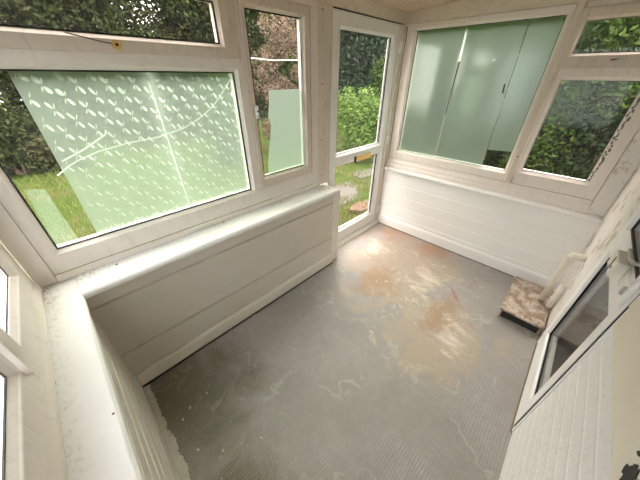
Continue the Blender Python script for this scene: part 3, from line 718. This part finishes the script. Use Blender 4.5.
# grass blades
n = 60000
bx_, by_ = rng.uniform(-3.5, 8.0, n), rng.uniform(1.9, 8.0, n)
ok = np.ones(n, bool)
for cx, cy, r in [(o_.location.x, o_.location.y, .5) for o_ in scn.objects if o_.name.startswith(('shrub', 'hedge_bush'))] + [(3.45, 2.75, .22), (4.85, 3.3, .28)]:
    ok &= (bx_-cx)**2 + (by_-cy)**2 > r*r
bx_, by_ = bx_[ok], by_[ok]; n = len(bx_)
bz = gh(bx_, by_); C = np.stack([bx_, by_, bz+.03], 1)
up = np.stack([rng.normal(0, .35, n), rng.normal(0, .35, n), np.ones(n)], 1)*rng.uniform(.03, .075, (n, 1))
side = np.cross(up, rand_dirs(n)); side /= np.linalg.norm(side, axis=1)[:, None]
o = quads('grass', C, up, side*.006, M['blade']); tag(o, 'uneven green and straw grass blades growing on the lawn', 'grass', kind='stuff')
def stone(name, label, cx, cy, rx, ry, rot, m='slab'):
    z = float(gh(cx, cy)); mb = MB(); k = 12
    pts = []
    for i in range(k):
        a = 2*math.pi*i/k; r = random.uniform(.86, 1.08); u, v = rx*r*math.cos(a), ry*r*math.sin(a)
        pts.append((cx+u*math.cos(rot)-v*math.sin(rot), cy+u*math.sin(rot)+v*math.cos(rot)))
    mb.prism(pts, z-.04, z+.012, ZC); return tag(mb.build(name, M[m], bevel=.012), label, 'stepping stone', 'pale stones in the lawn')
stone('stepping_stone', 'pale flat stone in the lawn nearest the porch door', 3.45, 2.75, .62, .26, .5)
stone('stepping_stone', 'pale flat stone further out in the lawn, right of the other', 4.85, 3.30, .75, .30, .5)
mb = MB(); k = 14; mb.prism([(3.15+.30*math.cos(a)*random.uniform(.7, 1.1), 2.12+.16*math.sin(a)*random.uniform(.7, 1.1)) for a in np.linspace(0, 2*math.pi, k)[:-1]], -.17, -.10, ZC)
tag(mb.build('soil_patch', M['soil']), 'bare reddish soil patch just outside the porch door', 'soil')

# washing line
o = MB().tube([(1.2, 4.2, 1.95), (3.0, 4.0, 1.86), (4.2, 3.85, 1.90)], .006, 6)
o = o.build('washing_line', M['tape'])
tag(o, 'thin white washing line across the narrow casement view', 'washing line')
p0 = MB().tube([(1.2, 4.2, -.2), (1.2, 4.2, 1.97)], .03, 10).build('line_post', M['steel'], o)
p1 = MB().tube([(4.2, 3.85, -.2), (4.2, 3.85, 1.92)], .03, 10).build('line_post', M['steel'], o)

# ------------------------------------------------------------------ daylight
w = bpy.data.worlds.new('overcast'); scn.world = w; w.use_nodes = True; nt = w.node_tree
bg = nt.nodes['Background']; tc = nt.nodes.new('ShaderNodeTexCoord'); sp = nt.nodes.new('ShaderNodeSeparateXYZ'); nt.links.new(tc.outputs['Generated'], sp.inputs[0])
mr = nt.nodes.new('ShaderNodeMapRange'); nt.links.new(sp.outputs['Z'], mr.inputs[0]); mr.inputs[1].default_value = -.05; mr.inputs[2].default_value = .9
mr.inputs[3].default_value = 0; mr.inputs[4].default_value = 1
mx = nt.nodes.new('ShaderNodeMix'); mx.data_type = 'RGBA'; nt.links.new(mr.outputs[0], mx.inputs[0])
mx.inputs[6].default_value = (.82, .755, .735, 1); mx.inputs[7].default_value = (1.52, 1.355, 1.29, 1)
nt.links.new(mx.outputs[2], bg.inputs['Color']); bg.inputs['Strength'].default_value = 1.0

# ------------------------------------------------------------------ camera
cam = bpy.data.cameras.new('camera'); co = bpy.data.objects.new('camera', cam); COL.objects.link(co); scn.camera = co
Rt = Vector((.7004, -.7138, .0030)).normalized(); Fw = Vector((.6002, .5867, -.5437)).normalized(); Up = Rt.cross(Fw).normalized()
co.matrix_world = Matrix(((Rt.x, Up.x, -Fw.x, 0), (Rt.y, Up.y, -Fw.y, 0), (Rt.z, Up.z, -Fw.z, 1.65), (0, 0, 0, 1)))
cam.sensor_width = 36; cam.lens = 36*253.03/640; cam.clip_start = .02; cam.clip_end = 200
vs = scn.view_settings; vs.view_transform = 'Standard'; vs.look = 'None'; vs.gamma = 1; vs.use_curve_mapping = False
vs.exposure = 3.5
scn.cycles.max_bounces = 12; scn.cycles.diffuse_bounces = 6; scn.cycles.transparent_max_bounces = 24; scn.cycles.transmission_bounces = 8
